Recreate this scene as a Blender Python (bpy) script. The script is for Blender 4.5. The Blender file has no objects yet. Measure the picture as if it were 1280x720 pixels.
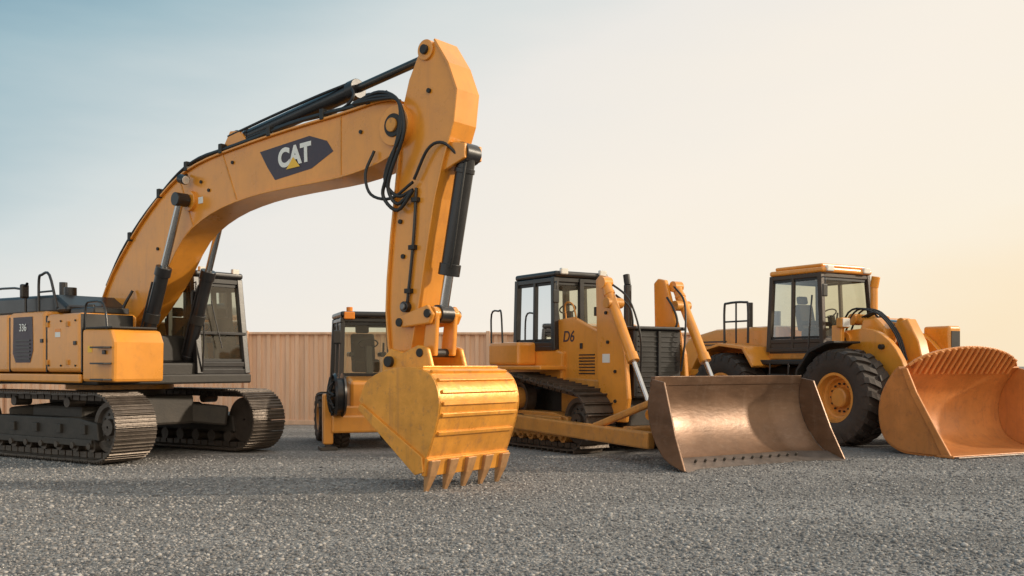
import bpy, math, random
import numpy as np
from mathutils import Vector, Matrix
random.seed(4); np.random.seed(4)
sc=bpy.context.scene
col=sc.collection
R=math.radians
# ---------------------------------------------------------------- materials
def nn(nt,t,**k):
    n=nt.nodes.new(t)
    for a,b in k.items(): setattr(n,a,b)
    return n
def surf(name,base,rough=.5,metal=0,var=.18,scale=2.5,dust=0.0,dustcol=(.30,.24,.18),dusth=1.6,bump=.15,bscale=40,coat=0,wear=0.0,wearcol=(.12,.07,.05),stretch=(1,1,1),streak=0):
    m=bpy.data.materials.new(name); m.use_nodes=True; nt=m.node_tree; L=nt.links
    b=nt.nodes['Principled BSDF']; b.inputs['Metallic'].default_value=metal
    b.inputs['Coat Weight'].default_value=coat; b.inputs['Coat Roughness'].default_value=.14
    g=nn(nt,'ShaderNodeNewGeometry'); mp=nn(nt,'ShaderNodeMapping'); mp.inputs['Scale'].default_value=stretch
    L.new(g.outputs['Position'],mp.inputs['Vector'])
    n1=nn(nt,'ShaderNodeTexNoise'); n1.inputs['Scale'].default_value=scale; n1.inputs['Detail'].default_value=5; n1.inputs['Roughness'].default_value=.62
    L.new(mp.outputs[0],n1.inputs['Vector'])
    mr=nn(nt,'ShaderNodeMapRange'); mr.inputs['From Min'].default_value=.3; mr.inputs['From Max'].default_value=.7
    L.new(n1.outputs['Fac'],mr.inputs['Value'])
    mx=nn(nt,'ShaderNodeMix',data_type='RGBA')
    mx.inputs[6].default_value=(*[c*(1-var) for c in base],1); mx.inputs[7].default_value=(*[min(1,c*(1+var*.7)) for c in base],1)
    L.new(mr.outputs[0],mx.inputs[0]); cur=mx.outputs[2]
    def layer(sc_,det,ro,lo,hi,amt,c,vec):
        nonlocal cur
        n3=nn(nt,'ShaderNodeTexNoise'); n3.inputs['Scale'].default_value=sc_; n3.inputs['Detail'].default_value=det; n3.inputs['Roughness'].default_value=ro
        L.new(vec,n3.inputs['Vector'])
        r3=nn(nt,'ShaderNodeMapRange'); r3.inputs['From Min'].default_value=lo; r3.inputs['From Max'].default_value=hi; r3.inputs['To Max'].default_value=amt
        L.new(n3.outputs['Fac'],r3.inputs['Value'])
        m3=nn(nt,'ShaderNodeMix',data_type='RGBA'); L.new(r3.outputs[0],m3.inputs[0]); L.new(cur,m3.inputs[6]); m3.inputs[7].default_value=(*c,1); cur=m3.outputs[2]
    if wear>0: layer(scale*3.3,6,.72,.54,.66,wear,wearcol,mp.outputs[0])
    if streak>0:
        m5=nn(nt,'ShaderNodeMapping'); m5.inputs['Scale'].default_value=(9,9,.8); L.new(g.outputs['Position'],m5.inputs['Vector'])
        layer(1.0,5,.6,.54,.72,streak,wearcol,m5.outputs[0])
    if dust>0:
        sp=nn(nt,'ShaderNodeSeparateXYZ'); L.new(g.outputs['Position'],sp.inputs[0])
        r2=nn(nt,'ShaderNodeMapRange'); r2.inputs['From Min'].default_value=dusth; r2.inputs['From Max'].default_value=0; r2.inputs['To Min'].default_value=.10; r2.inputs['To Max'].default_value=1
        L.new(sp.outputs['Z'],r2.inputs['Value'])
        n2=nn(nt,'ShaderNodeTexNoise'); n2.inputs['Scale'].default_value=6; n2.inputs['Detail'].default_value=6; n2.inputs['Roughness'].default_value=.7
        L.new(g.outputs['Position'],n2.inputs['Vector'])
        mu=nn(nt,'ShaderNodeMath',operation='MULTIPLY'); L.new(r2.outputs[0],mu.inputs[0]); L.new(n2.outputs['Fac'],mu.inputs[1])
        mu2=nn(nt,'ShaderNodeMath',operation='MULTIPLY',use_clamp=True); L.new(mu.outputs[0],mu2.inputs[0]); mu2.inputs[1].default_value=dust*1.8
        m2=nn(nt,'ShaderNodeMix',data_type='RGBA'); L.new(mu2.outputs[0],m2.inputs[0]); L.new(cur,m2.inputs[6]); m2.inputs[7].default_value=(*dustcol,1); cur=m2.outputs[2]
    L.new(cur,b.inputs['Base Color'])
    rr=nn(nt,'ShaderNodeMapRange'); rr.inputs['To Min'].default_value=max(0.02,rough-.1); rr.inputs['To Max'].default_value=min(1,rough+.15)
    L.new(n1.outputs['Fac'],rr.inputs['Value']); L.new(rr.outputs[0],b.inputs['Roughness'])
    if bump>0:
        nb=nn(nt,'ShaderNodeTexNoise'); nb.inputs['Scale'].default_value=bscale; nb.inputs['Detail'].default_value=3
        L.new(mp.outputs[0],nb.inputs['Vector'])
        bp=nn(nt,'ShaderNodeBump'); bp.inputs['Strength'].default_value=bump; bp.inputs['Distance'].default_value=.02
        L.new(nb.outputs['Fac'],bp.inputs['Height']); L.new(bp.outputs[0],b.inputs['Normal'])
    return m
YEL=surf('yellow_paint',(.78,.305,.03),.28,0,.13,1.4,dust=.22,dustcol=(.46,.27,.12),dusth=2.0,bump=.05,bscale=5,coat=.6,wear=.25,wearcol=(.50,.19,.035),streak=.32)
YEL2=surf('worn_yellow_paint',(.66,.28,.04),.38,.05,.22,2.5,dust=.4,dustcol=(.34,.21,.12),dusth=1.8,bump=.1,bscale=20,wear=.55,wearcol=(.28,.13,.05),streak=.4)
BUCK=surf('bucket_yellow',(.80,.34,.035),.30,.2,.22,3,dust=.18,dustcol=(.42,.25,.12),bump=.14,bscale=14,coat=.3,wear=.55,wearcol=(.42,.18,.05),streak=.5)
ORG=surf('loader_bucket_paint',(.62,.24,.06),.42,.1,.22,2,dust=.28,dustcol=(.40,.20,.10),bump=.12,bscale=14,coat=.15,wear=.55,wearcol=(.36,.14,.05),streak=.45)
BLADE=surf('worn_blade_steel',(.165,.093,.056),.36,.35,.35,1.6,dust=.3,dustcol=(.30,.16,.08),bump=.14,bscale=9,wear=.5,wearcol=(.225,.15,.105),stretch=(1,1,2.4),streak=.4)
EDGE=surf('cutting_edge_steel',(.24,.20,.175),.4,.6,.25,5,bump=.15)
BLK=surf('black_paint',(.014,.014,.016),.32,0,.3,3,dust=.06,bump=.04,coat=.2)
DRK=surf('dark_frame_paint',(.022,.021,.020),.5,.2,.3,4,dust=.18,bump=.12)
TRK=surf('track_steel',(.085,.070,.060),.42,.55,.4,5,dust=.38,dustcol=(.19,.15,.115),dusth=1.5,bump=.3,bscale=25)
RUB=surf('tyre_rubber',(.026,.023,.021),.65,0,.3,5,dust=.34,dustcol=(.17,.11,.075),dusth=2.2,bump=.15,bscale=50)
RIM=surf('rim_paint',(.76,.30,.035),.4,0,.15,4,dust=.28,bump=.06,coat=.2,wear=.3,wearcol=(.45,.18,.05))
HOSE=surf('hose_rubber',(.016,.016,.017),.45,0,.1,4,bump=.05)
CHR=surf('chrome_rod',(.55,.55,.55),.14,1,.05,4,bump=0)
DROD=surf('oiled_rod',(.09,.085,.08),.25,.8,.1,4,bump=0)
GREY=surf('grey_metal',(.22,.22,.22),.45,.5,.2,4,bump=.1)
SEAT=surf('seat_cloth',(.05,.045,.04),.9,0,.2,8)
WHT=surf('white_decal',(.78,.78,.74),.4,0,.06,4,bump=0)
DEC=surf('dark_decal',(.045,.030,.045),.35,0,.1,4,bump=0,wear=.2,wearcol=(.12,.06,.04))
DYEL=surf('decal_yellow',(.85,.5,.04),.4,0,.03,4,bump=0)
LAMP=surf('lamp_lens',(.75,.75,.72),.15,.3,.05,8,bump=0)
AMB=surf('amber_lens',(.8,.25,.02),.2,0,.05,8,bump=0)
BRZ=surf('cab_post_bronze',(.06,.042,.03),.5,.1,.2,4)
def glass():
    m=bpy.data.materials.new('cab_glass'); m.use_nodes=True; nt=m.node_tree; L=nt.links
    nt.nodes.remove(nt.nodes['Principled BSDF']); o=nt.nodes['Material Output']
    t=nn(nt,'ShaderNodeBsdfTransparent'); t.inputs[0].default_value=(.80,.80,.70,1)
    g=nn(nt,'ShaderNodeBsdfGlossy'); g.inputs['Roughness'].default_value=.03; g.inputs[0].default_value=(.9,.9,.9,1)
    f=nn(nt,'ShaderNodeFresnel'); f.inputs[0].default_value=1.42
    d=nn(nt,'ShaderNodeBsdfDiffuse'); d.inputs[0].default_value=(.42,.34,.24,1)
    no=nn(nt,'ShaderNodeTexNoise'); no.inputs['Scale'].default_value=3; ge=nn(nt,'ShaderNodeNewGeometry'); L.new(ge.outputs['Position'],no.inputs['Vector'])
    mu=nn(nt,'ShaderNodeMath',operation='MULTIPLY'); L.new(no.outputs['Fac'],mu.inputs[0]); mu.inputs[1].default_value=.12
    m0=nn(nt,'ShaderNodeMixShader'); L.new(mu.outputs[0],m0.inputs[0]); L.new(t.outputs[0],m0.inputs[1]); L.new(d.outputs[0],m0.inputs[2])
    m1=nn(nt,'ShaderNodeMixShader'); L.new(f.outputs[0],m1.inputs[0]); L.new(m0.outputs[0],m1.inputs[1]); L.new(g.outputs[0],m1.inputs[2])
    L.new(m1.outputs[0],o.inputs[0]); return m
GLS=glass()
# ---------------------------------------------------------------- helpers
def empty(name,loc,yaw,parent=None):
    e=bpy.data.objects.new(name,None); e.empty_display_size=.5; col.objects.link(e)
    e.location=loc; e.rotation_euler=(0,0,R(yaw))
    if parent: e.parent=parent
    return e
def mobj(name,v,f,mat,parent=None,bevel=0,smooth=None,seg=2):
    me=bpy.data.meshes.new(name); me.from_pydata([tuple(p) for p in v],[],f); me.validate()
    import bmesh
    bm=bmesh.new(); bm.from_mesh(me); bmesh.ops.recalc_face_normals(bm,faces=bm.faces); bm.to_mesh(me); bm.free()
    me.materials.append(mat)
    if smooth:
        for p in me.polygons: p.use_smooth=True
        me.set_sharp_from_angle(angle=R(smooth))
    o=bpy.data.objects.new(name,me); col.objects.link(o)
    if parent: o.parent=parent
    if bevel>0:
        b=o.modifiers.new('bevel','BEVEL'); b.width=bevel; b.segments=seg; b.limit_method='ANGLE'; b.angle_limit=R(35); b.use_clamp_overlap=True
    return o
BF=[(0,1,3,2),(4,6,7,5),(0,4,5,1),(2,3,7,6),(0,2,6,4),(1,5,7,3)]
def bx(x0,x1,y0,y1,z0,z1): return ([(x,y,z) for x in(x0,x1) for y in(y0,y1) for z in(z0,z1)],BF)
def box(p,name,x0,x1,y0,y1,z0,z1,mat,bevel=.015,seg=2):
    return mobj(name,bx(x0,x1,y0,y1,z0,z1)[0],BF,mat,p,bevel,seg=seg)
def beamv(p0,p1,w,h,up=(0,0,1)):
    p0=Vector(p0);p1=Vector(p1);d=(p1-p0).normalized();u=Vector(up)
    if abs(d.dot(u))>.97:u=Vector((1,0,0))
    s=d.cross(u).normalized();u=s.cross(d)
    return [q+s*(a*w/2)+u*(b*h/2) for q in(p0,p1) for a in(-1,1) for b in(-1,1)]
def beam(p,name,p0,p1,w,h,mat,bevel=.008,up=(0,0,1)):
    return mobj(name,beamv(p0,p1,w,h,up),BF,mat,p,bevel)
def multi(p,name,parts,mat,bevel=0,smooth=None):
    V=[];F=[]
    for v,f in parts:
        n=len(V);V+=list(v);F+=[tuple(i+n for i in q) for q in f]
    return mobj(name,V,F,mat,p,bevel,smooth)
def prism(p,name,prof,y0,y1,mat,bevel=.012):
    n=len(prof);v=[(x,y0,z) for x,z in prof]+[(x,y1,z) for x,z in prof]
    f=[tuple(range(n)),tuple(range(2*n-1,n-1,-1))]+[(i,(i+1)%n,(i+1)%n+n,i+n) for i in range(n)]
    return mobj(name,v,f,mat,p,bevel)
def cat(pts,k=3):
    if k<=1:return list(pts)
    P=[np.array(q,float) for q in pts];P=[2*P[0]-P[1]]+P+[2*P[-1]-P[-2]];o=[]
    for i in range(1,len(P)-2):
        for j in range(k):
            t=j/k;a,b,c,d=P[i-1:i+3]
            o.append(tuple(.5*((2*b)+(-a+c)*t+(2*a-5*b+4*c-d)*t*t+(-a+3*b-3*c+d)*t**3)))
    o.append(tuple(P[-2]));return o
def strip(p,name,U,Lo,y0,y1,mat,bevel=.01,smooth=30):
    n=len(U);v=[(x,y0,z) for x,z in U]+[(x,y0,z) for x,z in Lo]+[(x,y1,z) for x,z in U]+[(x,y1,z) for x,z in Lo];f=[]
    for i in range(n-1):
        f+=[(i,i+1,n+i+1,n+i),(2*n+i,3*n+i,3*n+i+1,2*n+i+1),(i,2*n+i,2*n+i+1,i+1),(n+i,n+i+1,3*n+i+1,3*n+i)]
    f+=[(0,n,3*n,2*n),(n-1,3*n-1,4*n-1,2*n-1)]
    return mobj(name,v,f,mat,p,bevel,smooth)
def offs(line,d):
    o=[]
    for i,(x,z) in enumerate(line):
        a=line[max(0,i-1)];b=line[min(len(line)-1,i+1)];t=np.array([b[0]-a[0],b[1]-a[1]]);t/=np.linalg.norm(t);o.append((x-t[1]*d,z+t[0]*d))
    return o
def cylv(p0,p1,r,seg=20,r1=None):
    p0=Vector(p0);p1=Vector(p1);d=(p1-p0).normalized();u=Vector((0,0,1)) if abs(d.z)<.9 else Vector((1,0,0))
    s=d.cross(u).normalized();u=s.cross(d);r1=r if r1 is None else r1
    v=[p0+(s*math.cos(a)+u*math.sin(a))*r for a in [2*math.pi*i/seg for i in range(seg)]]+[p1+(s*math.cos(a)+u*math.sin(a))*r1 for a in [2*math.pi*i/seg for i in range(seg)]]
    f=[tuple(range(seg-1,-1,-1)),tuple(range(seg,2*seg))]+[(i,(i+1)%seg,(i+1)%seg+seg,i+seg) for i in range(seg)]
    return v,f
def cyl(p,name,p0,p1,r,mat,seg=24,r1=None,bevel=.006):
    v,f=cylv(p0,p1,r,seg,r1);return mobj(name,v,f,mat,p,bevel,40)
def tube(p,name,pts,r,mat,k=5):
    pts=cat(pts,k);c=bpy.data.curves.new(name,'CURVE');c.dimensions='3D';s=c.splines.new('POLY');s.points.add(len(pts)-1)
    for q,a in zip(s.points,pts):q.co=(*a,1)
    c.bevel_depth=r;c.bevel_resolution=3;c.materials.append(mat);o=bpy.data.objects.new(name,c);col.objects.link(o);o.parent=p;return o
def revolve(p,name,prof,c,mat,seg=56,smooth=35):
    v=[];n=len(prof)
    for i in range(seg):
        a=2*math.pi*i/seg
        v+=[(c[0]+r*math.cos(a),c[1]+y,c[2]+r*math.sin(a)) for r,y in prof]
    f=[(i*n+j,i*n+j+1,((i+1)%seg)*n+j+1,((i+1)%seg)*n+j) for i in range(seg) for j in range(n-1)]
    return mobj(name,v,f,mat,p,0,smooth)
def hyd(p,name,p0,p1,r,frac,bmat=BLK,rr=.55,rod=CHR):
    p0=Vector(p0);p1=Vector(p1);m=p0.lerp(p1,frac)
    cyl(p,name+'_barrel',p0,m,r,bmat);cyl(p,name+'_rod',m,p1,r*rr,rod)
    d=(p1-p0).normalized();cyl(p,name+'_gland',m-d*.12,m+d*.03,r*1.2,bmat);cyl(p,name+'_collar',p0+d*.18,p0+d*.24,r*1.12,bmat)
    cyl(p,name+'_base_eye',p0+Vector((0,-r*1.1,0)),p0+Vector((0,r*1.1,0)),r*1.15,bmat);cyl(p,name+'_rod_eye',p1+Vector((0,-r,0)),p1+Vector((0,r,0)),r*1.0,bmat)
def hull(circs):
    pts=[(x+r*math.cos(a),z+r*math.sin(a)) for x,z,r in circs for a in [2*math.pi*i/90 for i in range(90)]]
    pts=sorted(set((round(a,5),round(b,5)) for a,b in pts))
    def half(ps):
        h=[]
        for q in ps:
            while len(h)>1 and (h[-1][0]-h[-2][0])*(q[1]-h[-2][1])-(h[-1][1]-h[-2][1])*(q[0]-h[-2][0])<=0:h.pop()
            h.append(q)
        return h
    return half(pts)[:-1]+half(pts[::-1])[:-1]
def resample(loop,pitch):
    P=np.array(loop+[loop[0]]);d=np.hypot(*(P[1:]-P[:-1]).T);s=np.r_[0,np.cumsum(d)];T=s[-1];n=round(T/pitch);o=[]
    for i in range(n):
        q=T*i/n;x=np.interp(q,s,P[:,0]);z=np.interp(q,s,P[:,1]);q2=(q+.02)%T;q1=(q-.02)%T
        t=np.array([np.interp(q2,s,P[:,0])-np.interp(q1,s,P[:,0]),np.interp(q2,s,P[:,1])-np.interp(q1,s,P[:,1])]);t/=np.linalg.norm(t)
        o.append((x,z,t[0],t[1]))
    return o,T/n
def track(p,name,y,circs,w,pitch,grous,gh,side,rollers,topr=(),fmat=None):
    fmat=fmat or DRK
    st,pp=resample(hull(circs),pitch);sh=[];lk=[]
    for i,(x,z,tx,tz) in enumerate(st):
        t=Vector((tx,0,tz));nrm=Vector((tz,0,-tx))
        c=Vector((x,y,z));j=random.uniform(-.005,.005)
        sh.append((beamv(c-t*pp*.475+nrm*j,c+t*pp*.475+nrm*j,w+random.uniform(-.004,.004),.03,up=nrm),BF))
        for g in grous:
            a=c+t*(g*pp);q=[a+Vector((0,s*w/2*.99,0))+t*e+nrm*hh for s in(-1,1) for e,hh in((-.016,.012),(.016,.012),(-.008,gh),(.008,gh))]
            sh.append((q,BF))
        for s in(-.09,.09):
            a=c+Vector((0,s,0))-nrm*.06;lk.append((beamv(a-t*pp*.42,a+t*pp*.42,.045,.09,up=nrm),BF))
    multi(p,name+'_shoes',sh,TRK,.003);multi(p,name+'_chain',lk,TRK,.004)
    for k,(x,z,r) in enumerate(circs):
        rr=r-.11
        revolve(p,f'{name}_wheel_{k}',[(.02,side*.14),(rr*.32,side*.14),(rr*.34,side*.08),(rr*.72,side*.05),(rr*.8,side*.10),(rr,side*.10),(rr,-side*.10),(.02,-side*.10)],(x,y,z),TRK,40)
        parts=[cylv((x+rr*.52*math.cos(a),y+side*.05,z+rr*.52*math.sin(a)),(x+rr*.52*math.cos(a),y+side*.085,z+rr*.52*math.sin(a)),.022,8) for a in [2*math.pi*i/10 for i in range(10)]]
        multi(p,f'{name}_bolts_{k}',parts,DRK)
    x0=min(c[0] for c in circs);x1=max(c[0] for c in circs);zb=min(c[1]-c[2] for c in circs)
    parts=[]
    for i in range(rollers):
        x=x0+.35+(x1-x0-.7)*i/(rollers-1);parts+=[cylv((x,y-.17,zb+.20),(x,y+.17,zb+.20),.10,18),cylv((x,y+side*.17,zb+.20),(x,y+side*.23,zb+.20),.05,12)]
    for x,z in topr:parts+=[cylv((x,y-.14,z),(x,y+.14,z),.08,16)]
    multi(p,name+'_rollers',parts,TRK if fmat is DRK else fmat,0,40)
    prism(p,name+'_frame',[(x0+.25,zb+.28),(x1-.2,zb+.28),(x1-.25,zb+.55),(x1-.7,zb+.62),(x0+.6,zb+.62),(x0+.3,zb+.5)],y-.15,y+.15,fmat,.02)
    gp=[(beamv((x0+.3,y+side*.20,zb+.25),(x1-.3,y+side*.20,zb+.25),.02,.10),BF)]
    for i in range(5):
        x=x0+.55+(x1-x0-1.1)*i/4;gp.append((beamv((x-.06,y+side*.17,zb+.45),(x+.06,y+side*.17,zb+.45),.05,.14),BF))
    multi(p,name+'_guard',gp,fmat,.006)
def wheel(p,name,c,Rr,w,rimR,side,nl=22,rimmat=RIM):
    h=w/2
    pr=[(rimR,-h*.75),(rimR+.05,-h*.88),((Rr+rimR)/2,-h),(Rr*.93,-h*.93),(Rr-.035,-h*.78),(Rr-.03,0),(Rr-.035,h*.78),(Rr*.93,h*.93),((Rr+rimR)/2,h),(rimR+.05,h*.88),(rimR,h*.75)]
    revolve(p,name+'_tyre',cat(pr,2),c,RUB)
    parts=[]
    for i in range(nl):
        for s in(-1,1):
            a0=2*math.pi*(i+(.5 if s>0 else 0))/nl;da=2*math.pi/nl
            rows=[(0.04,Rr-.05,Rr+.02,-.05),(.45,Rr-.05,Rr+.02,.18),(.80,Rr-.06,Rr+.005,.36),(1.01,Rr*.86,Rr*.955,.42),(1.02,Rr*.80,Rr*.86,.42)]
            v=[]
            for yy,ri,ro,tw in rows:
                for e in(-.22,.22):
                    a=a0+da*(tw+e)
                    for rr in(ri,ro):v.append((c[0]+rr*math.cos(a),c[1]+s*yy*h,c[2]+rr*math.sin(a)))
            f=[]
            for k in range(len(rows)-1):
                b=k*4;f+=[(b,b+1,b+5,b+4),(b+2,b+6,b+7,b+3),(b+1,b+3,b+7,b+5),(b,b+4,b+6,b+2)]
            f+=[(0,2,3,1),(16,17,19,18)]
            parts.append((v,f))
    multi(p,name+'_lugs',parts,RUB,.006)
    s=side
    revolve(p,name+'_rim',[(rimR+.01,s*h*.75),(rimR+.03,s*h*.86),(rimR-.02,s*h*.86),(rimR-.05,s*h*.45),(rimR*.80,s*h*.40),(rimR*.74,s*h*.22),(rimR*.45,s*h*.18),(rimR*.42,s*h*.5),(rimR*.36,s*h*.56),(.001,s*h*.56)],c,rimmat)
    revolve(p,name+'_rim_inner',[(rimR+.01,-s*h*.7),(rimR-.05,-s*h*.4),(.001,-s*h*.2)],c,DRK)
    multi(p,name+'_bolts',[cylv((c[0]+rimR*.6*math.cos(a),c[1]+s*h*.18,c[2]+rimR*.6*math.sin(a)),(c[0]+rimR*.6*math.cos(a),c[1]+s*h*.30,c[2]+rimR*.6*math.sin(a)),.02,8) for a in [2*math.pi*i/14 for i in range(14)]],DRK)
def cab(p,x0,x1,y0,y1,z0,z1,post=.09,low=.35,fm=BLK,roofm=BLK,lean=.10,inner=.05,mids=(.5,),lowm=None):
    def pt(ix,iy,z):
        t=(z-z0)/(z1-z0);x=(x0+lean*.3*t) if ix==0 else (x1-lean*t);y=(y0+inner*t) if iy==0 else (y1-inner*t);return Vector((x,y,z))
    parts=[];cs=((0,0),(1,0)),((1,0),(1,1)),((1,1),(0,1)),((0,1),(0,0))
    for ix in(0,1):
        for iy in(0,1):parts.append((beamv(pt(ix,iy,z0),pt(ix,iy,z1),post,post),BF))
    for z in(z0+.04,z0+low,z1-.05):
        for a,b in cs:parts.append((beamv(pt(*a,z),pt(*b,z),post*.8,post*.8),BF))
    for m in mids:
        for iy in(0,1):parts.append((beamv(pt(0,iy,z0).lerp(pt(1,iy,z0),m),pt(0,iy,z1).lerp(pt(1,iy,z1),m),post*.8,post*.6),BF))
    multi(p,'cab_frame',parts,fm,.012)
    gk=[]
    for a,b in cs:
        A=pt(*a,z0+low+.07);B=pt(*b,z0+low+.07);C=pt(*a,z1-.12);D=pt(*b,z1-.12);gk+=[(beamv(A,B,.03,.05),BF),(beamv(C,D,.03,.05),BF)]
    multi(p,'window_gaskets',gk,HOSE,.004)
    gl=[]
    for a,b in cs:gl.append(([pt(*a,z0+low),pt(*b,z0+low),pt(*b,z1-.05),pt(*a,z1-.05)],[(0,1,2,3)]))
    multi(p,'cab_windows',gl,GLS)
    lp=[]
    for a,b in cs:
        A=pt(*a,z0+low/2);B=pt(*b,z0+low/2);lp.append((beamv(A,B,.04,low),BF))
    multi(p,'cab_lower_panels',lp,lowm or fm,.01)
    a=pt(0,0,z1);b=pt(1,1,z1)
    box(p,'cab_roof',a.x-.06,b.x+.10,a.y-.05,b.y+.05,z1,z1+.11,roofm,.045,3)
    box(p,'cab_floor',x0,x1,y0,y1,z0-.03,z0+.02,BLK,.005)
    cx=(x0+x1)/2-.12;cy=(y0+y1)/2
    box(p,'seat_base',cx-.22,cx+.26,cy-.24,cy+.24,z0+.25,z0+.5,SEAT,.05,3)
    beam(p,'seat_back',(cx-.24,cy,z0+.45),(cx-.36,cy,z0+1.0),.46,.14,SEAT,.04,up=(1,0,0))
    beam(p,'headrest',(cx-.37,cy,z0+1.02),(cx-.40,cy,z0+1.18),.26,.10,SEAT,.03,up=(1,0,0))
    beam(p,'console',(cx+.50,cy,z0),(cx+.38,cy,z0+.75),.12,.10,BLK)
    st=[(cx+.34+.16*math.cos(q)*.5,cy+.18*math.sin(q),z0+.80+.16*math.cos(q)*.5) for q in [2*math.pi*i/12 for i in range(13)]]
    tube(p,'steering_wheel',st,.014,BLK,2)
    for s in(-1,1):
        box(p,'armrest',cx-.1,cx+.3,cy+s*.30-.05,cy+s*.30+.05,z0+.55,z0+.64,BLK,.02)
        cyl(p,'joystick',(cx+.26,cy+s*.30,z0+.62),(cx+.30,cy+s*.30,z0+.82),.02,BLK)
    tube(p,'mirror_arm',[(b.x,a.y,z1-.1),(b.x+.2,a.y-.10,z1-.12),(b.x+.22,a.y-.12,z1-.3)],.012,BLK)
    box(p,'mirror',b.x+.20,b.x+.24,a.y-.20,a.y-.06,z1-.50,z1-.25,BLK,.02)
def rail(p,pts,r=.018,mat=BLK,name='handrail'):
    tube(p,name,pts,r,mat,4)
def text(p,name,s,size,loc,mat,rx=90,rz=0,ext=.002,shear=0,roll=0,bold=.02):
    c=bpy.data.curves.new(name,'FONT');c.body=s;c.size=size;c.extrude=ext;c.shear=shear;c.offset=size*bold;c.align_x='CENTER';c.align_y='CENTER';c.materials.append(mat)
    o=bpy.data.objects.new(name,c);col.objects.link(o);o.parent=p
    o.matrix_local=Matrix.Translation(loc)@Matrix.Rotation(R(rz),4,'Z')@Matrix.Rotation(R(rx),4,'X')@Matrix.Rotation(R(roll),4,'Z');return o
def bolts(p,name,pts,y0,y1,r,mat=DRK):
    multi(p,name,[cylv((x,y0,z),(x,y1,z),r,10) for x,z in pts],mat)
# ================================================================ EXCAVATOR
ex=empty('excavator',(-6.8,17.3,0),-38.5)
un=empty('undercarriage',(0,0,0),5,ex)
for s in(-1,1):
    track(un,'track_'+('left' if s>0 else 'right'),s*1.32,[(1.75,.56,.50),(-1.95,.56,.50)],.72,.19,(-.32,0,.32),.034,s,8,((.7,.92),(-.8,.92)))
multi(un,'car_body',[bx(-.7,.7,-1.2,1.2,.55,.85),bx(-1.2,1.2,-.6,.6,.5,1.0)],DRK,.05)
for a,b in(((.8,.4),(1.4,1.15)),((-.8,.4),(-1.4,1.15)),((.8,-.4),(1.4,-1.15)),((-.8,-.4),(-1.4,-1.15))):
    beam(un,'x_frame_leg',(a[0],a[1],.72),(b[0],b[1],.62),.4,.34,DRK,.04)
cyl(ex,'slew_ring',(0,0,.95),(0,0,1.16),.72,DRK,48);cyl(ex,'slew_cover',(0,0,1.10),(0,0,1.22),.88,YEL2,48)
box(ex,'deck',-3.2,1.75,-1.40,1.44,1.2,1.36,DRK,.03)
box(ex,'deck_skirt',-3.2,1.40,-1.49,-1.42,1.23,1.37,YEL,.03)
box(ex,'counterweight',-4.0,-3.0,-1.45,1.45,1.15,2.45,YEL,.22,5)
box(ex,'engine_side_panel',-3.0,-.98,-1.47,.6,1.39,2.36,YEL,.05,3)
box(ex,'pump_door',-.95,.28,-1.47,-.5,1.39,2.38,YEL,.07,4)
box(ex,'tank_housing',.31,1.38,-1.47,-.5,1.39,2.32,YEL,.07,4)
box(ex,'left_body',-3.0,-.2,.5,1.42,1.37,2.3,YEL,.05,3)
prism(ex,'tool_box',[(1.41,1.25),(2.32,1.25),(2.34,1.85),(2.24,2.04),(1.41,2.06)],-1.46,-.62,YEL,.05)
box(ex,'tool_box_lid',1.45,2.20,-1.42,-.66,2.055,2.09,DRK,.015)
prism(ex,'engine_hood',[(-3.0,2.36),(.55,2.36),(.55,2.46),(.15,2.66),(-3.0,2.70)],-1.25,.35,BLK,.06)
box(ex,'engine_hood_step',.57,1.3,-1.2,-.6,2.32,2.42,BLK,.02)
mobj('side_vent',[(-.78,-1.476,2.30),(-.12,-1.476,2.30),(-.10,-1.476,1.75),(-.20,-1.476,1.55),(-.70,-1.476,1.55),(-.80,-1.476,1.7)],[(0,1,2,3,4,5)],DEC,ex)
text(ex,'unit_number','336',.17,(-.44,-1.482,2.12),WHT,bold=.01)
multi(ex,'vent_louvres',[bx(-.7,-.2,-1.488,-1.474,1.60+i*.06,1.625+i*.06) for i in range(6)],BLK)
for x in(-.965,.295,1.395):box(ex,'panel_gap',x-.012,x+.012,-1.455,-.6,1.40,2.3,BLK,0)
for x,z in((.2,1.9),(1.25,1.85),(2.1,1.7)):box(ex,'door_latch',x-.05,x+.03,-1.49,-1.46,z-.03,z+.03,BLK,.006)
for x in(.36,1.0):
    for z in(1.55,2.15):box(ex,'hinge',x-.02,x+.05,-1.495,-1.465,z-.04,z+.04,YEL2,.006)
for i in range(3):box(ex,'deck_step',1.9,2.28,-1.60,-1.46,1.28+i*.24,1.305+i*.24,BLK,.004)
box(ex,'warning_label',.62,.78,-1.476,-1.472,1.95,2.08,WHT,0);box(ex,'warning_label_band',.62,.78,-1.479,-1.475,2.03,2.08,AMB,0)
box(ex,'tank_label',1.60,1.72,-1.466,-1.461,1.70,1.80,DYEL,0)
bolts(ex,'tank_bolts',[(x,z) for x in(.42,.8,1.25) for z in(1.5,2.2)],-1.46,-1.485,.016)
box(ex,'front_frame_tank',1.0,1.75,-.62,-.42,1.36,1.95,DRK,.03)
multi(ex,'pump_hardware',[bx(1.0,1.35,-.4,.4,1.55,2.0),bx(.6,1.0,-.25,.25,1.3,1.75)],DRK,.04)
for i in range(5):tube(ex,f'swivel_hose_{i}',[(.7,-.5+i*.07,1.5),(1.0,-.55+i*.05,1.95+.04*i),(.75,-.4,2.4),(.8,-.25,2.75)],.022,HOSE)
rail(ex,[(-.1,-1.38,2.38),(-.1,-1.38,2.9),(.0,-1.38,2.98),(.25,-1.38,2.96),(.5,-1.38,2.42)],.022)
rail(ex,[(-.1,-1.38,2.7),(.35,-1.38,2.7)],.016)
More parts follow.
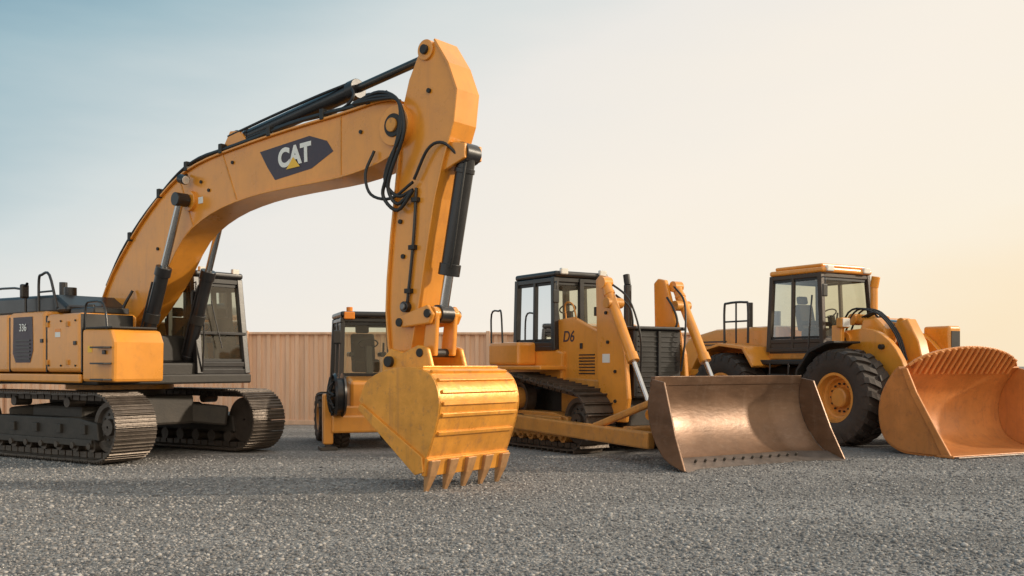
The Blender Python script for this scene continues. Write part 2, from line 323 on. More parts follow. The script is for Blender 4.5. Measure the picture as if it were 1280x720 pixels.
rail(ex,[(1.42,-1.40,2.05),(1.42,-1.40,2.42),(1.6,-1.40,2.48),(1.95,-1.40,2.42),(2.05,-1.40,2.05)],.018,BLK)
rail(ex,[(-.62,-1.35,2.38),(-.62,-1.35,2.78),(-.5,-1.38,2.86)],.024);box(ex,'mirror_left',-.66,-.58,-1.44,-1.30,2.62,2.86,BLK,.03)
rail(ex,[(-1.0,-1.2,2.4),(-1.0,-1.2,2.8),(-2.6,-1.2,2.8),(-2.6,-1.2,2.4)],.02)
cyl(ex,'exhaust',(-1.4,-.3,2.55),(-1.4,-.3,3.0),.07,BLK);cyl(ex,'precleaner',(.0,-.9,2.6),(.0,-.9,2.80),.10,BLK)
cyl(ex,'fuel_cap',(.85,-1.0,2.38),(.85,-1.0,2.48),.06,BLK)
cab(ex,-.15,1.62,.46,1.42,1.36,3.00,post=.11,low=.16,lean=.18,mids=(.52,),inner=.04)
beam(ex,'windshield_bar',(1.60,.46,2.05),(1.60,1.42,2.05),.05,.05,BLK)
rail(ex,[(1.68,.50,1.4),(1.72,.50,2.2),(1.60,.50,2.9)],.014)
for yy in(.62,1.28):box(ex,'cab_light',1.46,1.53,yy-.07,yy+.07,3.08,3.18,LAMP,.015)
tube(ex,'wiper',[(1.66,.9,1.8),(1.60,.8,2.3),(1.57,.75,2.6)],.01,BLK)
# boom
U=cat([(-.35,2.35),(.15,3.05),(1.0,3.82),(1.85,4.36),(2.6,4.62),(3.6,4.74),(4.8,4.83),(5.9,4.88),(6.7,4.93),(7.05,4.85),(7.18,4.66)],3)
Lw=cat([(.15,1.95),(.75,2.2),(1.6,2.85),(2.25,3.52),(3.0,3.85),(3.9,4.0),(4.8,4.04),(5.9,4.06),(6.65,4.16),(7.02,4.30),(7.18,4.50)],3)
strip(ex,'boom',U,Lw,-.21,.21,YEL,.01)
for nm,ln,d in(('boom_top_flange',U[:-4],.03),('boom_bottom_flange',Lw[:-4],-.03)):
    strip(ex,nm,offs(ln,d),ln,-.255,.255,YEL,.006)
cyl(ex,'boom_nose',(6.96,-.27,4.58),(6.96,.27,4.58),.26,YEL,40);cyl(ex,'boom_nose_ring',(6.96,-.29,4.58),(6.96,.29,4.58),.15,DRK,32);cyl(ex,'boom_nose_pin',(6.96,-.32,4.58),(6.96,.32,4.58),.09,YEL2)
cyl(ex,'boom_foot',(.05,-.3,2.15),(.05,.3,2.15),.26,YEL,32)
for x in(2.05,3.25,5.95):
    i=min(range(len(U)),key=lambda k:abs(U[k][0]-x));a,b=U[i],Lw[i];beam(ex,'boom_weld_seam',(a[0],-.213,a[1]),(b[0],-.213,b[1]),.012,.022,YEL2,.003)
multi(ex,'boom_pipe_bosses',[cylv((x,-.20,z),(x,-.235,z),.026,12) for x,z in((2.9,4.2),(2.7,4.35),(3.5,4.55),(1.5,3.4),(6.3,4.6))],DRK)
box(ex,'boom_label',2.62,2.74,-.2165,-.212,4.02,4.12,WHT,0)
cyl(ex,'boom_work_light_stem',(2.35,-.24,4.50),(2.40,-.32,4.46),.02,BLK);cyl(ex,'boom_work_light',(2.36,-.36,4.42),(2.50,-.36,4.38),.075,BLK);cyl(ex,'boom_work_light_lens',(2.50,-.36,4.38),(2.51,-.36,4.378),.065,LAMP)
for s in(-1,1):prism(ex,'boom_bracket',[(-.6,1.3),(.7,1.3),(.35,2.25),(.1,2.45),(-.2,2.35)],s*.34-.03,s*.34+.03,YEL,.02)
for s in(-1,1):
    hyd(ex,'boom_cylinder',(1.30,s*.42,1.46),(2.42,s*.40,4.08),.105,.60)
    cyl(ex,'cylinder_clamp',(1.62,s*.42,2.2),(1.68,s*.42,2.35),.125,DRK)
    tube(ex,'cylinder_line',[(1.38,s*.42-.12,1.7),(1.6,s*.42-.13,2.2),(1.86,s*.42-.12,2.82)],.015,HOSE)
cyl(ex,'boom_cross_pin',(2.42,-.50,4.08),(2.42,.50,4.08),.075,DRK)
cyl(ex,'boom_boss',(2.42,-.27,4.08),(2.42,.27,4.08),.16,YEL)
box(ex,'cylinder_mount',1.0,1.6,-.55,.55,1.25,1.55,DRK,.04)
hyd(ex,'arm_cylinder',(3.45,0,4.93),(7.42,0,5.46),.115,.64,BLK,.5,DROD)
for s in(-1,1):prism(ex,'arm_cylinder_bracket',[(3.1,4.72),(3.85,4.78),(3.58,5.03),(3.36,5.05)],s*.14-.025,s*.14+.025,YEL,.01)
for i,(dy,dz_) in enumerate(((-.19,.10),(-.13,.13),(.12,.10),(-.23,.07))):
    pts=[(x,dy,z+dz_+.022*math.sin(j*1.7+i*2)) for j,(x,z) in enumerate(U[2:-5:2])]
    tube(ex,f'boom_hose_{i}',pts,.024,HOSE,3)
multi(ex,'hose_clamps',[(beamv((x-.04,-.14,z+.08),(x+.04,-.14,z+.08),.26,.15),BF) for x,z in U[5:-6:3]],DRK,.012)
tube(ex,'cylinder_supply_pipe',[(3.3,-.15,4.98),(4.3,-.15,5.12),(5.3,-.14,5.25),(5.9,-.10,5.33)],.02,HOSE)
tube(ex,'cylinder_loop',[(5.9,-.08,5.33),(6.1,-.16,5.15),(6.0,-.2,5.0),(5.7,-.2,4.95)],.02,HOSE)
for i,(o,dr) in enumerate(((0,0),(.05,.10),(-.04,.18))):
    tube(ex,f'joint_hose_{i}',[(6.2,-.26,4.98),(6.75,-.32,4.98+o),(7.12,-.34,4.85),(7.17+o,-.34,4.45),(6.95+o,-.34,4.10-dr),(6.87+o,-.32,3.85-dr),(7.05,-.28,3.66-dr),(7.28,-.24,3.72)],.024,HOSE)
tube(ex,'joint_hose_low',[(6.6,-.26,4.3),(6.52,-.34,4.0),(6.62,-.34,3.72),(6.95,-.30,3.64),(7.28,-.24,3.82)],.02,HOSE)
# decal
mobj('boom_decal',[(4.15,-.2125,4.62),(5.25,-.2125,4.70),(5.62,-.2125,4.58),(5.75,-.2125,4.42),(5.3,-.2125,4.24),(4.5,-.2125,4.17),(4.32,-.2125,4.38)],[(0,1,2,3,4,5,6)],DEC,ex)
text(ex,'boom_logo','CAT',.36,(4.93,-.216,4.46),WHT,roll=2,bold=.045)
mobj('boom_logo_triangle',[(4.76,-.2225,4.29),(5.06,-.2225,4.30),(4.91,-.2225,4.45)],[(0,1,2)],DYEL,ex)
# stick
A=[(7.35,5.52),(7.14,5.15),(7.04,4.85),(7.02,4.5),(7.00,4.15),(6.93,3.65),(6.86,3.15),(6.80,2.6),(6.78,2.2),(6.82,1.75),(6.90,1.46)]
B=[(7.60,5.56),(7.83,5.22),(7.97,4.88),(7.92,4.5),(7.74,4.05),(7.60,3.6),(7.49,3.1),(7.39,2.6),(7.31,2.2),(7.20,1.75),(7.12,1.46)]
strip(ex,'stick',A,B,-.17,.17,YEL,.012,None)
strip(ex,'stick_front_flange',offs(B,.03),B,-.21,.21,YEL,.006,None)
strip(ex,'stick_rear_flange',A[3:],offs(A[3:],-.03),-.21,.21,YEL,.006,None)
cyl(ex,'stick_top_eye',(7.45,-.20,5.47),(7.45,.20,5.47),.13,YEL);cyl(ex,'stick_top_pin',(7.45,-.24,5.47),(7.45,.24,5.47),.06,DRK)
cyl(ex,'bucket_pin_boss',(6.98,-.26,1.55),(6.98,.26,1.55),.15,YEL);cyl(ex,'bucket_pin',(6.98,-.40,1.55),(6.98,.40,1.55),.07,DRK)
tube(ex,'stick_pipe',[(7.30,-.2,3.75),(7.26,-.2,3.2),(7.20,-.2,2.7),(7.14,-.2,2.3)],.02,BLK)
tube(ex,'stick_hose',[(7.30,-.24,3.85),(7.55,-.25,4.2),(7.78,-.22,4.25),(7.98,-.12,4.05)],.02,HOSE)
multi(ex,'pipe_clamps',[bx(x-.05,x+.05,-.24,-.165,z-.03,z+.03) for x,z in((7.29,3.6),(7.24,3.0),(7.17,2.45))],DRK,.006)
cyl(ex,'grease_block',(7.12,-.17,2.25),(7.12,-.25,2.25),.07,BLK);cyl(ex,'grease_cap',(7.12,-.25,2.25),(7.12,-.28,2.25),.04,GREY)
bolts(ex,'stick_bolts',[(7.0,3.35),(7.05,2.9),(7.5,4.95)],-.16,-.2,.03)
# bucket cylinder + linkage
hyd(ex,'bucket_cylinder',(7.98,0,4.12),(7.57,0,2.15),.115,.74)
tube(ex,'bucket_cylinder_line',[(8.04,-.10,4.0),(7.98,-.14,3.5),(7.86,-.13,2.9),(7.8,-.12,2.72)],.018,HOSE)
for s in(-1,1):prism(ex,'bucket_cylinder_bracket',[(7.70,4.3),(8.08,4.22),(8.08,4.04),(7.66,3.9)],s*.14-.025,s*.14+.025,YEL,.01)
for s in(-1,1):
    prism(ex,'idler_link',[(7.02,2.12),(7.10,1.98),(7.60,2.02),(7.66,2.14),(7.56,2.26)],s*.25-.03,s*.25+.03,YEL,.02)
    prism(ex,'power_link',[(7.48,2.2),(7.66,2.2),(7.62,1.62),(7.40,1.62)],s*.17-.035,s*.17+.035,YEL,.02)
    prism(ex,'bucket_ear',[(6.82,1.36),(6.84,1.60),(6.98,1.72),(7.2,1.66),(7.46,1.76),(7.62,1.72),(7.72,1.42)],s*.31-.035,s*.31+.035,BUCK,.02)
for x,z,h in((7.08,2.05,.3),(7.57,2.15,.3),(7.5,1.66,.36)):cyl(ex,'link_pin',(x,-h,z),(x,h,z),.055,DRK)
cyl(ex,'link_tube',(7.57,-.22,2.15),(7.57,.22,2.15),.09,YEL)
# bucket
sp=[(7.93,.24),(8.06,.55),(8.17,.85),(8.20,1.12),(8.08,1.38),(7.78,1.48),(7.3,1.44),(6.98,1.30),(6.84,1.06)]
spc=cat(sp,4)
strip(ex,'bucket_shell',spc,offs(spc,.035),-.75,.75,BUCK,.004)
for s in(-1,1):prism(ex,'bucket_side',spc,s*.74-.018,s*.74+.018,BUCK,.006)
for s in(-1,1):prism(ex,'side_cutter',[(6.90,1.03),(6.86,.96),(7.84,.20),(7.98,.24),(7.96,.42)],s*.775-.02,s*.775+.02,BUCK,.008)
for i in(6,9,11,13,15,17,19):
    x,z=spc[i];x2,z2=spc[i+1];d=Vector((x2-x,0,z2-z)).normalized();nrm=Vector((-d.z,0,d.x))
    if nrm.x<0 and z<1.3:nrm=-nrm
    if nrm.z<0 and z>=1.3:nrm=-nrm
    c0=Vector((x,0,z))+nrm*.012;beam(ex,'wear_strip',c0+Vector((0,-.7,0)),c0+Vector((0,.7,0)),.045,.035,BUCK,.006,up=nrm)
beam(ex,'bucket_lip',(7.98,-.77,.30),(7.98,.77,.30),.05,.22,BUCK,.01,up=(.25,0,.9))
tp=[]
for i in range(5):
    y=-.66+i*.33
    v=[];
    for x,z,hw,ht in((8.02,.38,.08,.06),(7.97,.19,.062,.05),(7.90,-.02,.030,.012)):
        v+=[(x-ht,y-hw,z),(x-ht,y+hw,z),(x+ht,y+hw,z),(x+ht,y-hw,z)]
    f=[(0,1,2,3),(8,11,10,9)]+[(b+k,b+(k+1)%4,b+4+(k+1)%4,b+4+k) for b in(0,4) for k in range(4)]
    tp.append((v,f))
multi(ex,'bucket_teeth',tp,surf('tooth_steel',(.50,.28,.13),.4,.35,.3,6),.01)
# ================================================================ BULLDOZER
dz=empty('bulldozer',(1.19,18.9,0),-57)
for s in(-1,1):
    track(dz,'track_'+('left' if s>0 else 'right'),s*.98,[(1.55,.56,.50),(-.80,.56,.50),(-.30,.90,.42)],.62,.19,(.35,),.065,s,6,(),YEL2)
    box(dz,'track_frame_cover',-.3,1.2,s*1.18-.03,s*1.18+.03,.36,.62,YEL2,.03)
    cyl(dz,'final_drive',(-.30,s*.9,.90),(-.30,s*1.26,.90),.20,YEL2)
box(dz,'belly',-1.1,2.2,-.5,.5,.45,1.1,DRK,.04)
box(dz,'fender_right',-1.1,.55,-1.18,-.55,1.42,1.50,YEL,.02);box(dz,'fender_left',-1.1,.55,.55,1.18,1.42,1.50,YEL,.02)
prism(dz,'cab_base',[(-1.25,1.2),(.5,1.2),(.55,1.75),(.3,1.8),(-1.15,1.8)],-.68,.62,YEL,.04)
box(dz,'tank_right',-1.35,-.3,-1.10,-.66,1.50,1.94,YEL,.06,3);box(dz,'tank_left',-1.35,-.3,.66,1.10,1.50,1.94,YEL,.06,3)
box(dz,'rear_box',-1.7,-1.2,-.7,.7,.8,1.95,YEL,.06,3)
cab(dz,-1.0,.28,-.66,.54,1.78,3.14,post=.11,low=.12,lean=.05,mids=(.5,),inner=.03)
box(dz,'cab_front_post',.22,.30,-.1,.0,1.8,3.12,BLK,.01)
for yy in(-.5,.4):box(dz,'work_light',.30,.38,yy-.08,yy+.08,3.18,3.30,LAMP,.02)
prism(dz,'hood',[(.3,1.2),(2.18,1.05),(2.2,2.0),(2.1,2.10),(.45,2.28),(.3,2.26)],-.5,.5,YEL,.04)
for s in(-1,1):
    prism(dz,'hood_side_panel',[(.15,1.1),(1.7,.85),(1.78,1.9),(1.55,2.08),(.75,2.38),(.2,2.34)],s*.55-.05,s*.55+.05,YEL,.03)
    prism(dz,'lift_tower',[(1.55,2.98),(1.66,3.06),(1.84,3.02),(2.34,1.7),(2.42,.95),(2.34,.55),(1.72,.55),(1.6,1.3)],s*.66-.045,s*.66+.045,YEL,.02)
    prism(dz,'frame_side',[(.4,.65),(2.25,.6),(2.25,1.1),(1.6,1.25),(.4,1.3)],s*.57-.04,s*.57+.04,YEL2,.03)
multi(dz,'hood_vents',[bx(.95,1.4,-.612,-.598,1.35+i*.055,1.372+i*.055) for i in range(7)],BLK)
text(dz,'side_number','D6',.28,(.62,-.604,2.02),DEC,shear=.2,bold=.01);box(dz,'door_handle',.98,1.05,-.62,-.60,1.8,1.9,BLK,.005)
bolts(dz,'tower_bolts',[(1.75,2.85),(1.85,2.4),(1.9,1.9),(2.1,1.4),(2.1,.9)],-.70,-.73,.03)
box(dz,'tower_label',1.75,1.95,-.712,-.706,1.55,1.7,WHT,0)
box(dz,'radiator_guard',2.18,2.38,-.52,.52,.95,2.12,BLK,.04,3)
multi(dz,'radiator_bars',[bx(2.38,2.395,-.44,.44,1.05+i*.085,1.07+i*.085) for i in range(12)],BLK,.003)
box(dz,'radiator_post',2.37,2.42,-.03,.03,1.0,2.08,BLK,.01)
box(dz,'radiator_cap',2.05,2.45,-.56,.56,2.10,2.16,BLK,.02)
cyl(dz,'exhaust',(1.3,.22,2.1),(1.3,.22,2.95),.07,BLK);cyl(dz,'exhaust_tip',(1.3,.22,2.95),(1.26,.22,3.14),.06,DRK);cyl(dz,'precleaner_stem',(.95,-.15,2.2),(.95,-.15,2.40),.05,BLK);cyl(dz,'precleaner',(.95,-.15,2.40),(.95,-.15,2.56),.10,BLK)
for s in(-1,1):
    hyd(dz,'lift_cylinder',(1.95,s*.80,2.90),(3.15,s*.80,.72),.085,.60,YEL,.5)
    cyl(dz,'lift_trunnion',(2.12,s*.60,2.55),(2.12,s*.93,2.55),.09,YEL2)
    beam(dz,'push_arm',(-.2,s*1.40,.50),(3.70,s*1.30,.36),.16,.26,YEL2,.03)
    cyl(dz,'trunnion',(0,s*1.2,.5),(0,s*1.5,.5),.13,DRK)
    beam(dz,'tilt_brace',(2.3,s*1.32,.5),(3.70,s*1.15,.98),.11,.11,YEL2,.03)
    tube(dz,'lift_hose',[(1.95,s*.58,2.7),(2.2,s*.50,2.5),(2.3,s*.5,2.25),(2.2,s*.45,2.0)],.02,HOSE)
    tube(dz,'lift_hose',[(1.98,s*.72,2.9),(2.35,s*.62,2.6),(2.5,s*.5,2.0),(2.45,s*.45,1.4)],.018,HOSE)
beam(dz,'c_frame_cross',(3.05,-1.25,.42),(3.05,1.25,.42),.24,.24,YEL2,.03)
rail(dz,[(-1.3,-1.05,1.9),(-1.3,-1.05,2.5),(-1.05,-1.05,2.55),(-.95,-1.05,2.5),(-.9,-1.05,1.92)],.018)
rail(dz,[(.5,-.56,2.3),(.52,-.60,2.62),(.75,-.60,2.6),(.85,-.58,2.3)],.016,YEL2)
# blade, rolled well back
BX=4.22;HW=1.68
prof=cat([(.30,.02),(-.06,.16),(-.32,.50),(-.42,.90),(-.34,1.30)],4)
ys=[(-HW,.30),(-1.50,.22),(-1.28,.06),(-1.14,0),(-.6,0),(0,0),(.6,0),(1.14,0),(1.28,.06),(1.50,.22),(HW,.30)]
def sheet(name,prof,ys,x0,th,mat,p,taper=0):
    V=[];n=len(prof);m=len(ys)
    for back in(0,1):
        for y,fx in ys:
            for x,z in prof:V.append((x0+x+fx*(1-.35*z/1.3)-back*th,y*(1-taper*z/1.3),z))
    F=[]
    for i in range(m-1):
        for j in range(n-1):
            a=i*n+j;F.append((a,a+1,a+n+1,a+n));b=a+m*n;F.append((b,b+n,b+n+1,b+1))
    for i in range(m-1):
        for j in(0,n-1):
            a=i*n+j;F.append((a,a+n,a+n+m*n,a+m*n))
    for i in(0,m-1):
        for j in range(n-1):
            a=i*n+j;F.append((a,a+1,a+1+m*n,a+m*n))
    return mobj(name,V,F,mat,p,.006,30)
TP=.06
sheet('blade',prof,ys,BX,.06,BLADE,dz,TP)
for s in(-1,1):
    V=[];n=len(prof)
    for dy in(0,.035):
        for x,z in prof:V.append((BX+x+.30*(1-.35*z/1.3),s*(HW*(1-TP*z/1.3)+dy),z))
        for x,z in((BX+.11,1.26),(BX+.41,.5),(BX+.65,.02)):V.append((x,s*(HW*(1-TP*z/1.3)+dy),z))
    m=n+3;F=[tuple(range(m)),tuple(range(2*m-1,m-1,-1))]+[(i,(i+1)%m,(i+1)%m+m,i+m) for i in range(m)]
    mobj('blade_end_plate',V,F,BLADE,dz,.008)
sheet('cutting_edge',[(.36,.006),(.12,.095),(.02,.135)],ys,BX+.02,.03,EDGE,dz,TP)
sheet('blade_top_band',[(-.35,1.20),(-.315,1.32),(-.31,1.34)],ys,BX,.09,BLADE,dz,TP)
multi(dz,'edge_bolts',[cylv((BX+.19,y,.08),(BX+.22,y+.0,.12),.02,8) for y in np.linspace(-1.08,1.08,12)],DRK)
for z in(.35,.95):beam(dz,'blade_rear_rib',(BX-.55,-1.2,z),(BX-.55,1.2,z),.14,.10,BLADE,.02)
for y in(-1.15,-.72,0,.72,1.15):prism(dz,'blade_rear_stiffener',[(BX-.2,.1),(BX-.55,.35),(BX-.6,.95),(BX-.43,1.25),(BX-.45,.7)],y-.03,y+.03,BLADE,.01)
# ================================================================ WHEEL LOADER
ld=empty('wheel_loader',(7.2,19.2,0),-63)
for s in(-1,1):wheel(ld,'front_wheel_'+('left' if s>0 else 'right'),(0,s*1.05,.90),.90,.66,.44,s)
cyl(ld,'front_axle',(0,-.9,.88),(0,.9,.88),.2,DRK)
prism(ld,'front_frame',[(-1.5,.75),(.9,.6),(1.0,.95),(.35,1.35),(.1,2.05),(-.35,2.15),(-.6,1.6),(-1.5,1.35)],-.42,.42,YEL,.04)
for s in(-1,1):
    strip(ld,'lift_arm',cat([(-.45,2.18),(.25,2.18),(.80,1.80),(1.12,1.15),(1.26,.52)],3),cat([(-.45,1.84),(.05,1.68),(.42,1.28),(.85,.78),(1.12,.36)],3),s*.55-.06,s*.55+.06,YEL,.012)
    cyl(ld,'arm_pivot',(-.4,s*.45,2.0),(-.4,s*.67,2.0),.15,YEL)
    hyd(ld,'lift_cylinder',(-.75,s*.40,1.05),(.55,s*.46,1.45),.08,.6,YEL2)
    prism(ld,'front_fender',[(-1.0,1.15),(-.95,1.42),(-.62,1.80),(-.12,1.96),(.05,1.96),(.05,1.92),(-.12,1.91),(-.58,1.75),(-.91,1.39),(-.96,1.15)],s*1.05-.34,s*1.05+.34,DRK,.008)
    box(ld,'head_lamp_bracket',-.55,-.3,s*.80-.05,s*.80+.05,1.9,2.28,YEL,.02)
    box(ld,'head_lamp',-.38,-.22,s*.80-.11,s*.80+.11,2.22,2.42,YEL2,.03);box(ld,'head_lamp_lens',-.22,-.205,s*.80-.09,s*.80+.09,2.24,2.40,LAMP,.005)
beam(ld,'arm_cross_tube',(.75,-.5,1.40),(.75,.5,1.40),.22,.22,YEL,.04)
strip(ld,'bell_crank',[(.62,2.38),(.88,1.95),(1.0,1.5),(1.05,1.0)],[(.32,2.28),(.55,1.8),(.70,1.4),(.85,.95)],-.12,.12,YEL,.02)
prism(ld,'crank_tower',[(-.4,2.0),(.35,1.9),(.3,2.2),(.05,2.42),(-.25,2.40)],-.34,.34,YEL,.04)
hyd(ld,'tilt_cylinder',(-.75,0,2.42),(.45,0,2.30),.10,.62,YEL)
beam(ld,'bucket_link',(.92,0,1.0),(1.24,0,.85),.10,.12,YEL,.02)
bolts(ld,'arm_bolts',[(-.4,2.0),(.5,1.85),(.85,1.35)],-.60,-.69,.05)
for i in range(3):tube(ld,f'hose_{i}',[(-1.1,-.2+i*.12,1.8),(-.7,-.25+i*.15,2.55),(-.2,-.2+i*.12,2.56),(.1,-.15+i*.1,2.3)],.02,HOSE)
for i in range(3):tube(ld,f'arm_hose_{i}',[(-.3,-.30+i*.07,2.44),(.1,-.33+i*.06,2.50),(.5,-.30+i*.05,2.1),(.7,-.3+i*.05,1.6)],.018,HOSE)
box(ld,'side_valve_box',.35,.95,.62,.95,1.55,2.25,YEL,.05,3);box(ld,'valve_cover',.953,.962,.67,.90,1.7,2.15,BLK,0)
# bucket
lp=cat([(2.72,.03),(2.2,.035),(1.75,.07),(1.42,.26),(1.30,.62),(1.36,1.0),(1.58,1.34),(1.72,1.46)],4)
strip(ld,'bucket_shell',lp,offs(lp,.035),-1.55,1.55,ORG,.005,30)
for s in(-1,1):
    prism(ld,'bucket_side',lp+[(1.86,1.42),(2.05,1.05),(2.45,.45)],s*1.55-.02,s*1.55+.02,ORG,.01)
    prism(ld,'bucket_side_edge',[(1.80,1.46),(1.92,1.46),(2.12,1.06),(2.52,.45),(2.80,.04),(2.62,.04),(2.40,.42),(2.02,1.0)],s*1.59-.02,s*1.59+.02,ORG,.01)
beam(ld,'bucket_lip',(2.70,-1.62,.03),(2.70,1.62,.03),.32,.04,ORG,.008)
beam(ld,'bucket_lip_edge',(2.90,-1.60,.022),(2.90,1.60,.022),.10,.028,EDGE,.006)
def sh(y):return .36*max(0,1-(y/1.40)**2)**.6
N=40;V=[];F=[]
for i in range(N+1):
    y=-1.38+2.76*i/N;h=sh(y);V+=[(1.60,y,1.38),(1.72+h*.30,y,1.45+h*.55),(1.72+h*.62,y,1.45+h)]
    if i<N:F+=[(3*i,3*i+1,3*i+4,3*i+3),(3*i+1,3*i+2,3*i+5,3*i+4)]
g=mobj('spill_guard_plate',V,F,ORG,ld);q=g.modifiers.new('s','SOLIDIFY');q.thickness=.025
parts=[]
for i in range(18):
    y=-1.22+2.44*i/17;h=sh(y);parts.append((beamv((1.70,y,1.36),(1.80+h*.62,y,1.46+h),.055,.05,up=(1,0,0)),BF))
for i in range(N):
    y=-1.38+2.76*i/N;y2=y+2.76/N;h=sh(y);h2=sh(y2);parts.append((beamv((1.74+h*.62,y,1.46+h),(1.74+h2*.62,y2,1.46+h2),.06,.05),BF))
multi(ld,'spill_guard_ribs',parts,ORG,.008)
for y in(-1.0,-.5,.5,1.0):prism(ld,'bucket_rear_rib',[(1.4,.2),(1.22,.5),(1.24,.95),(1.5,1.3),(1.30,.9),(1.27,.6)],y-.03,y+.03,ORG,.008)
cyl(ld,'side_stack',(-.95,.72,1.5),(-.95,.72,3.1),.075,YEL);cyl(ld,'side_stack_tip',(-.95,.72,3.1),(-.90,.72,3.32),.085,YEL)
# rear frame
rf=empty('rear_frame',(-1.6,0,0),5,ld)
for s in(-1,1):wheel(rf,'rear_wheel_'+('left' if s>0 else 'right'),(-1.65,s*1.05,.88),.88,.66,.44,s)
cyl(rf,'rear_axle',(-1.65,-.9,.88),(-1.65,.9,.88),.2,DRK)
box(rf,'chassis',-3.4,.1,-.45,.45,.7,1.5,DRK,.05)
cyl(rf,'articulation_pin',(0,0,.7),(0,0,1.6),.14,DRK)
prism(rf,'engine_hood',[(-3.75,1.15),(-.75,1.5),(-.75,2.35),(-2.6,2.32),(-3.5,2.15),(-3.75,1.9)],-.62,.62,YEL,.09)
box(rf,'rear_counterweight',-3.95,-3.4,-1.1,1.1,.65,1.5,YEL,.10,3)
multi(rf,'hood_grille',[bx(-3.1,-2.2,-.632,-.615,1.6+i*.07,1.63+i*.07) for i in range(7)],BLK)
for s in(-1,1):
    prism(rf,'rear_fender',[(-2.6,1.45),(-2.3,1.85),(-1.7,1.98),(-1.0,1.9),(-.7,1.5),(-.75,1.46),(-1.03,1.84),(-1.7,1.92),(-2.27,1.80),(-2.56,1.42)],s*.98-.36,s*.98+.36,YEL,.01)
box(rf,'platform',-.9,.55,-1.05,1.05,1.52,1.62,DRK,.02)
box(rf,'cab_base',-.85,.5,-.75,.75,1.62,1.82,YEL2,.03)
cab(rf,-.8,.62,-.76,.76,1.78,3.36,post=.10,low=.22,lean=.12,mids=(.45,),inner=.06,roofm=YEL,fm=BRZ)
box(rf,'roof_cap',-.75,.5,-.66,.66,3.47,3.55,YEL,.05,3)
for yy in(-.55,.55):box(rf,'roof_light',.56,.64,yy-.1,yy+.1,3.38,3.50,LAMP,.02)
cyl(rf,'air_intake',(-1.5,.2,2.3),(-1.5,.2,2.7),.09,BLK);cyl(rf,'exhaust',(-1.9,-.2,2.3),(-1.9,-.2,2.9),.06,BLK)
rail(rf,[(-1.9,-.98,1.98),(-1.9,-.98,2.75),(-1.8,-.98,2.85),(-1.3,-.98,2.85),(-1.2,-.98,2.75),(-1.2,-.98,1.98)],.026)
rail(rf,[(-1.9,-.98,2.45),(-1.2,-.98,2.45)],.02);rail(rf,[(-1.55,-.98,1.98),(-1.55,-.98,2.84)],.02)
rail(rf,[(.45,-1.02,1.6),(.5,-1.0,2.4),(.46,-.9,2.9)],.018)
for i in range(3):box(rf,'ladder_step',-.5,.0,-1.15,-.95,.7+i*.3,.73+i*.3,DRK,.005)
rail(rf,[(-.5,-1.1,.7),(-.5,-1.06,1.55)],.02);rail(rf,[(0,-1.1,.7),(0,-1.06,1.55)],.02)
# ================================================================ BACKHOE LOADER
bh=empty('backhoe_loader',(-2.75,19.0,0),-72)
for s in(-1,1):
    wheel(bh,'wheel_front_'+('left' if s>0 else 'right'),(.55,s*.62,.36),.36,.30,.19,s,16);wheel(bh,'wheel_rear_'+('left' if s>0 else 'right'),(-1.2,s*.65,.48),.48,.34,.24,s,16)
prism(bh,'body',[(-1.8,.5),(.9,.4),(1.05,.55),(1.05,1.22),(.5,1.30),(-1.8,1.30)],-.5,.62,YEL,.06)
box(bh,'front_plate',1.05,1.2,-.85,.6,.30,.62,YEL,.04)
box(bh,'nose_grille',1.05,1.07,.1,.45,.75,1.05,BLK,.01)
cab(bh,-.75,.42,-.58,.58,1.12,2.40,post=.09,low=.14,lean=.08,mids=(.5,),roofm=BLK)
cyl(bh,'beacon',(0,-.35,2.51),(0,-.35,2.61),.06,AMB)
for yy in(-.42,.42):box(bh,'cab_lamp',.38,.46,yy-.1,yy+.1,2.36,2.50,AMB,.02)
for s in(-1,1):
    box(bh,'stabiliser_leg',.95,1.15,s*.90-.09,s*.90+.09,.10,1.0,YEL,.03);box(bh,'stabiliser_inner',.99,1.11,s*.90-.05,s*.90+.05,.02,.3,DRK,.01);box(bh,'stabiliser_foot',.85,1.25,s*.90-.15,s*.90+.15,.0,.06,DRK,.01)
box(bh,'stabiliser_beam',.95,1.15,-.9,.9,.55,.78,YEL,.03)
DY=-.74
revolve(bh,'hose_drum',[(.001,-.1),(.36,-.1),(.39,-.06),(.30,-.05),(.30,.05),(.39,.06),(.36,.1),(.001,.1)],(1.28,DY,.98),BLK,30)
for i in range(9):
    a=i*.7;tube(bh,f'drum_hose_{i}',[(1.28+.36*math.cos(a),DY-.12,.98+.36*math.sin(a)),(1.30+.1*math.cos(a+1),DY-.18,.98+.1*math.sin(a+1)),(1.28+.33*math.cos(a+2.2),DY-.12,.98+.33*math.sin(a+2.2))],.024,HOSE)
strip(bh,'backhoe_boom',[(1.1,.9),(1.35,1.25),(1.4,1.7)],[(1.3,.8),(1.55,1.2),(1.52,1.7)],.25,.42,YEL,.02)
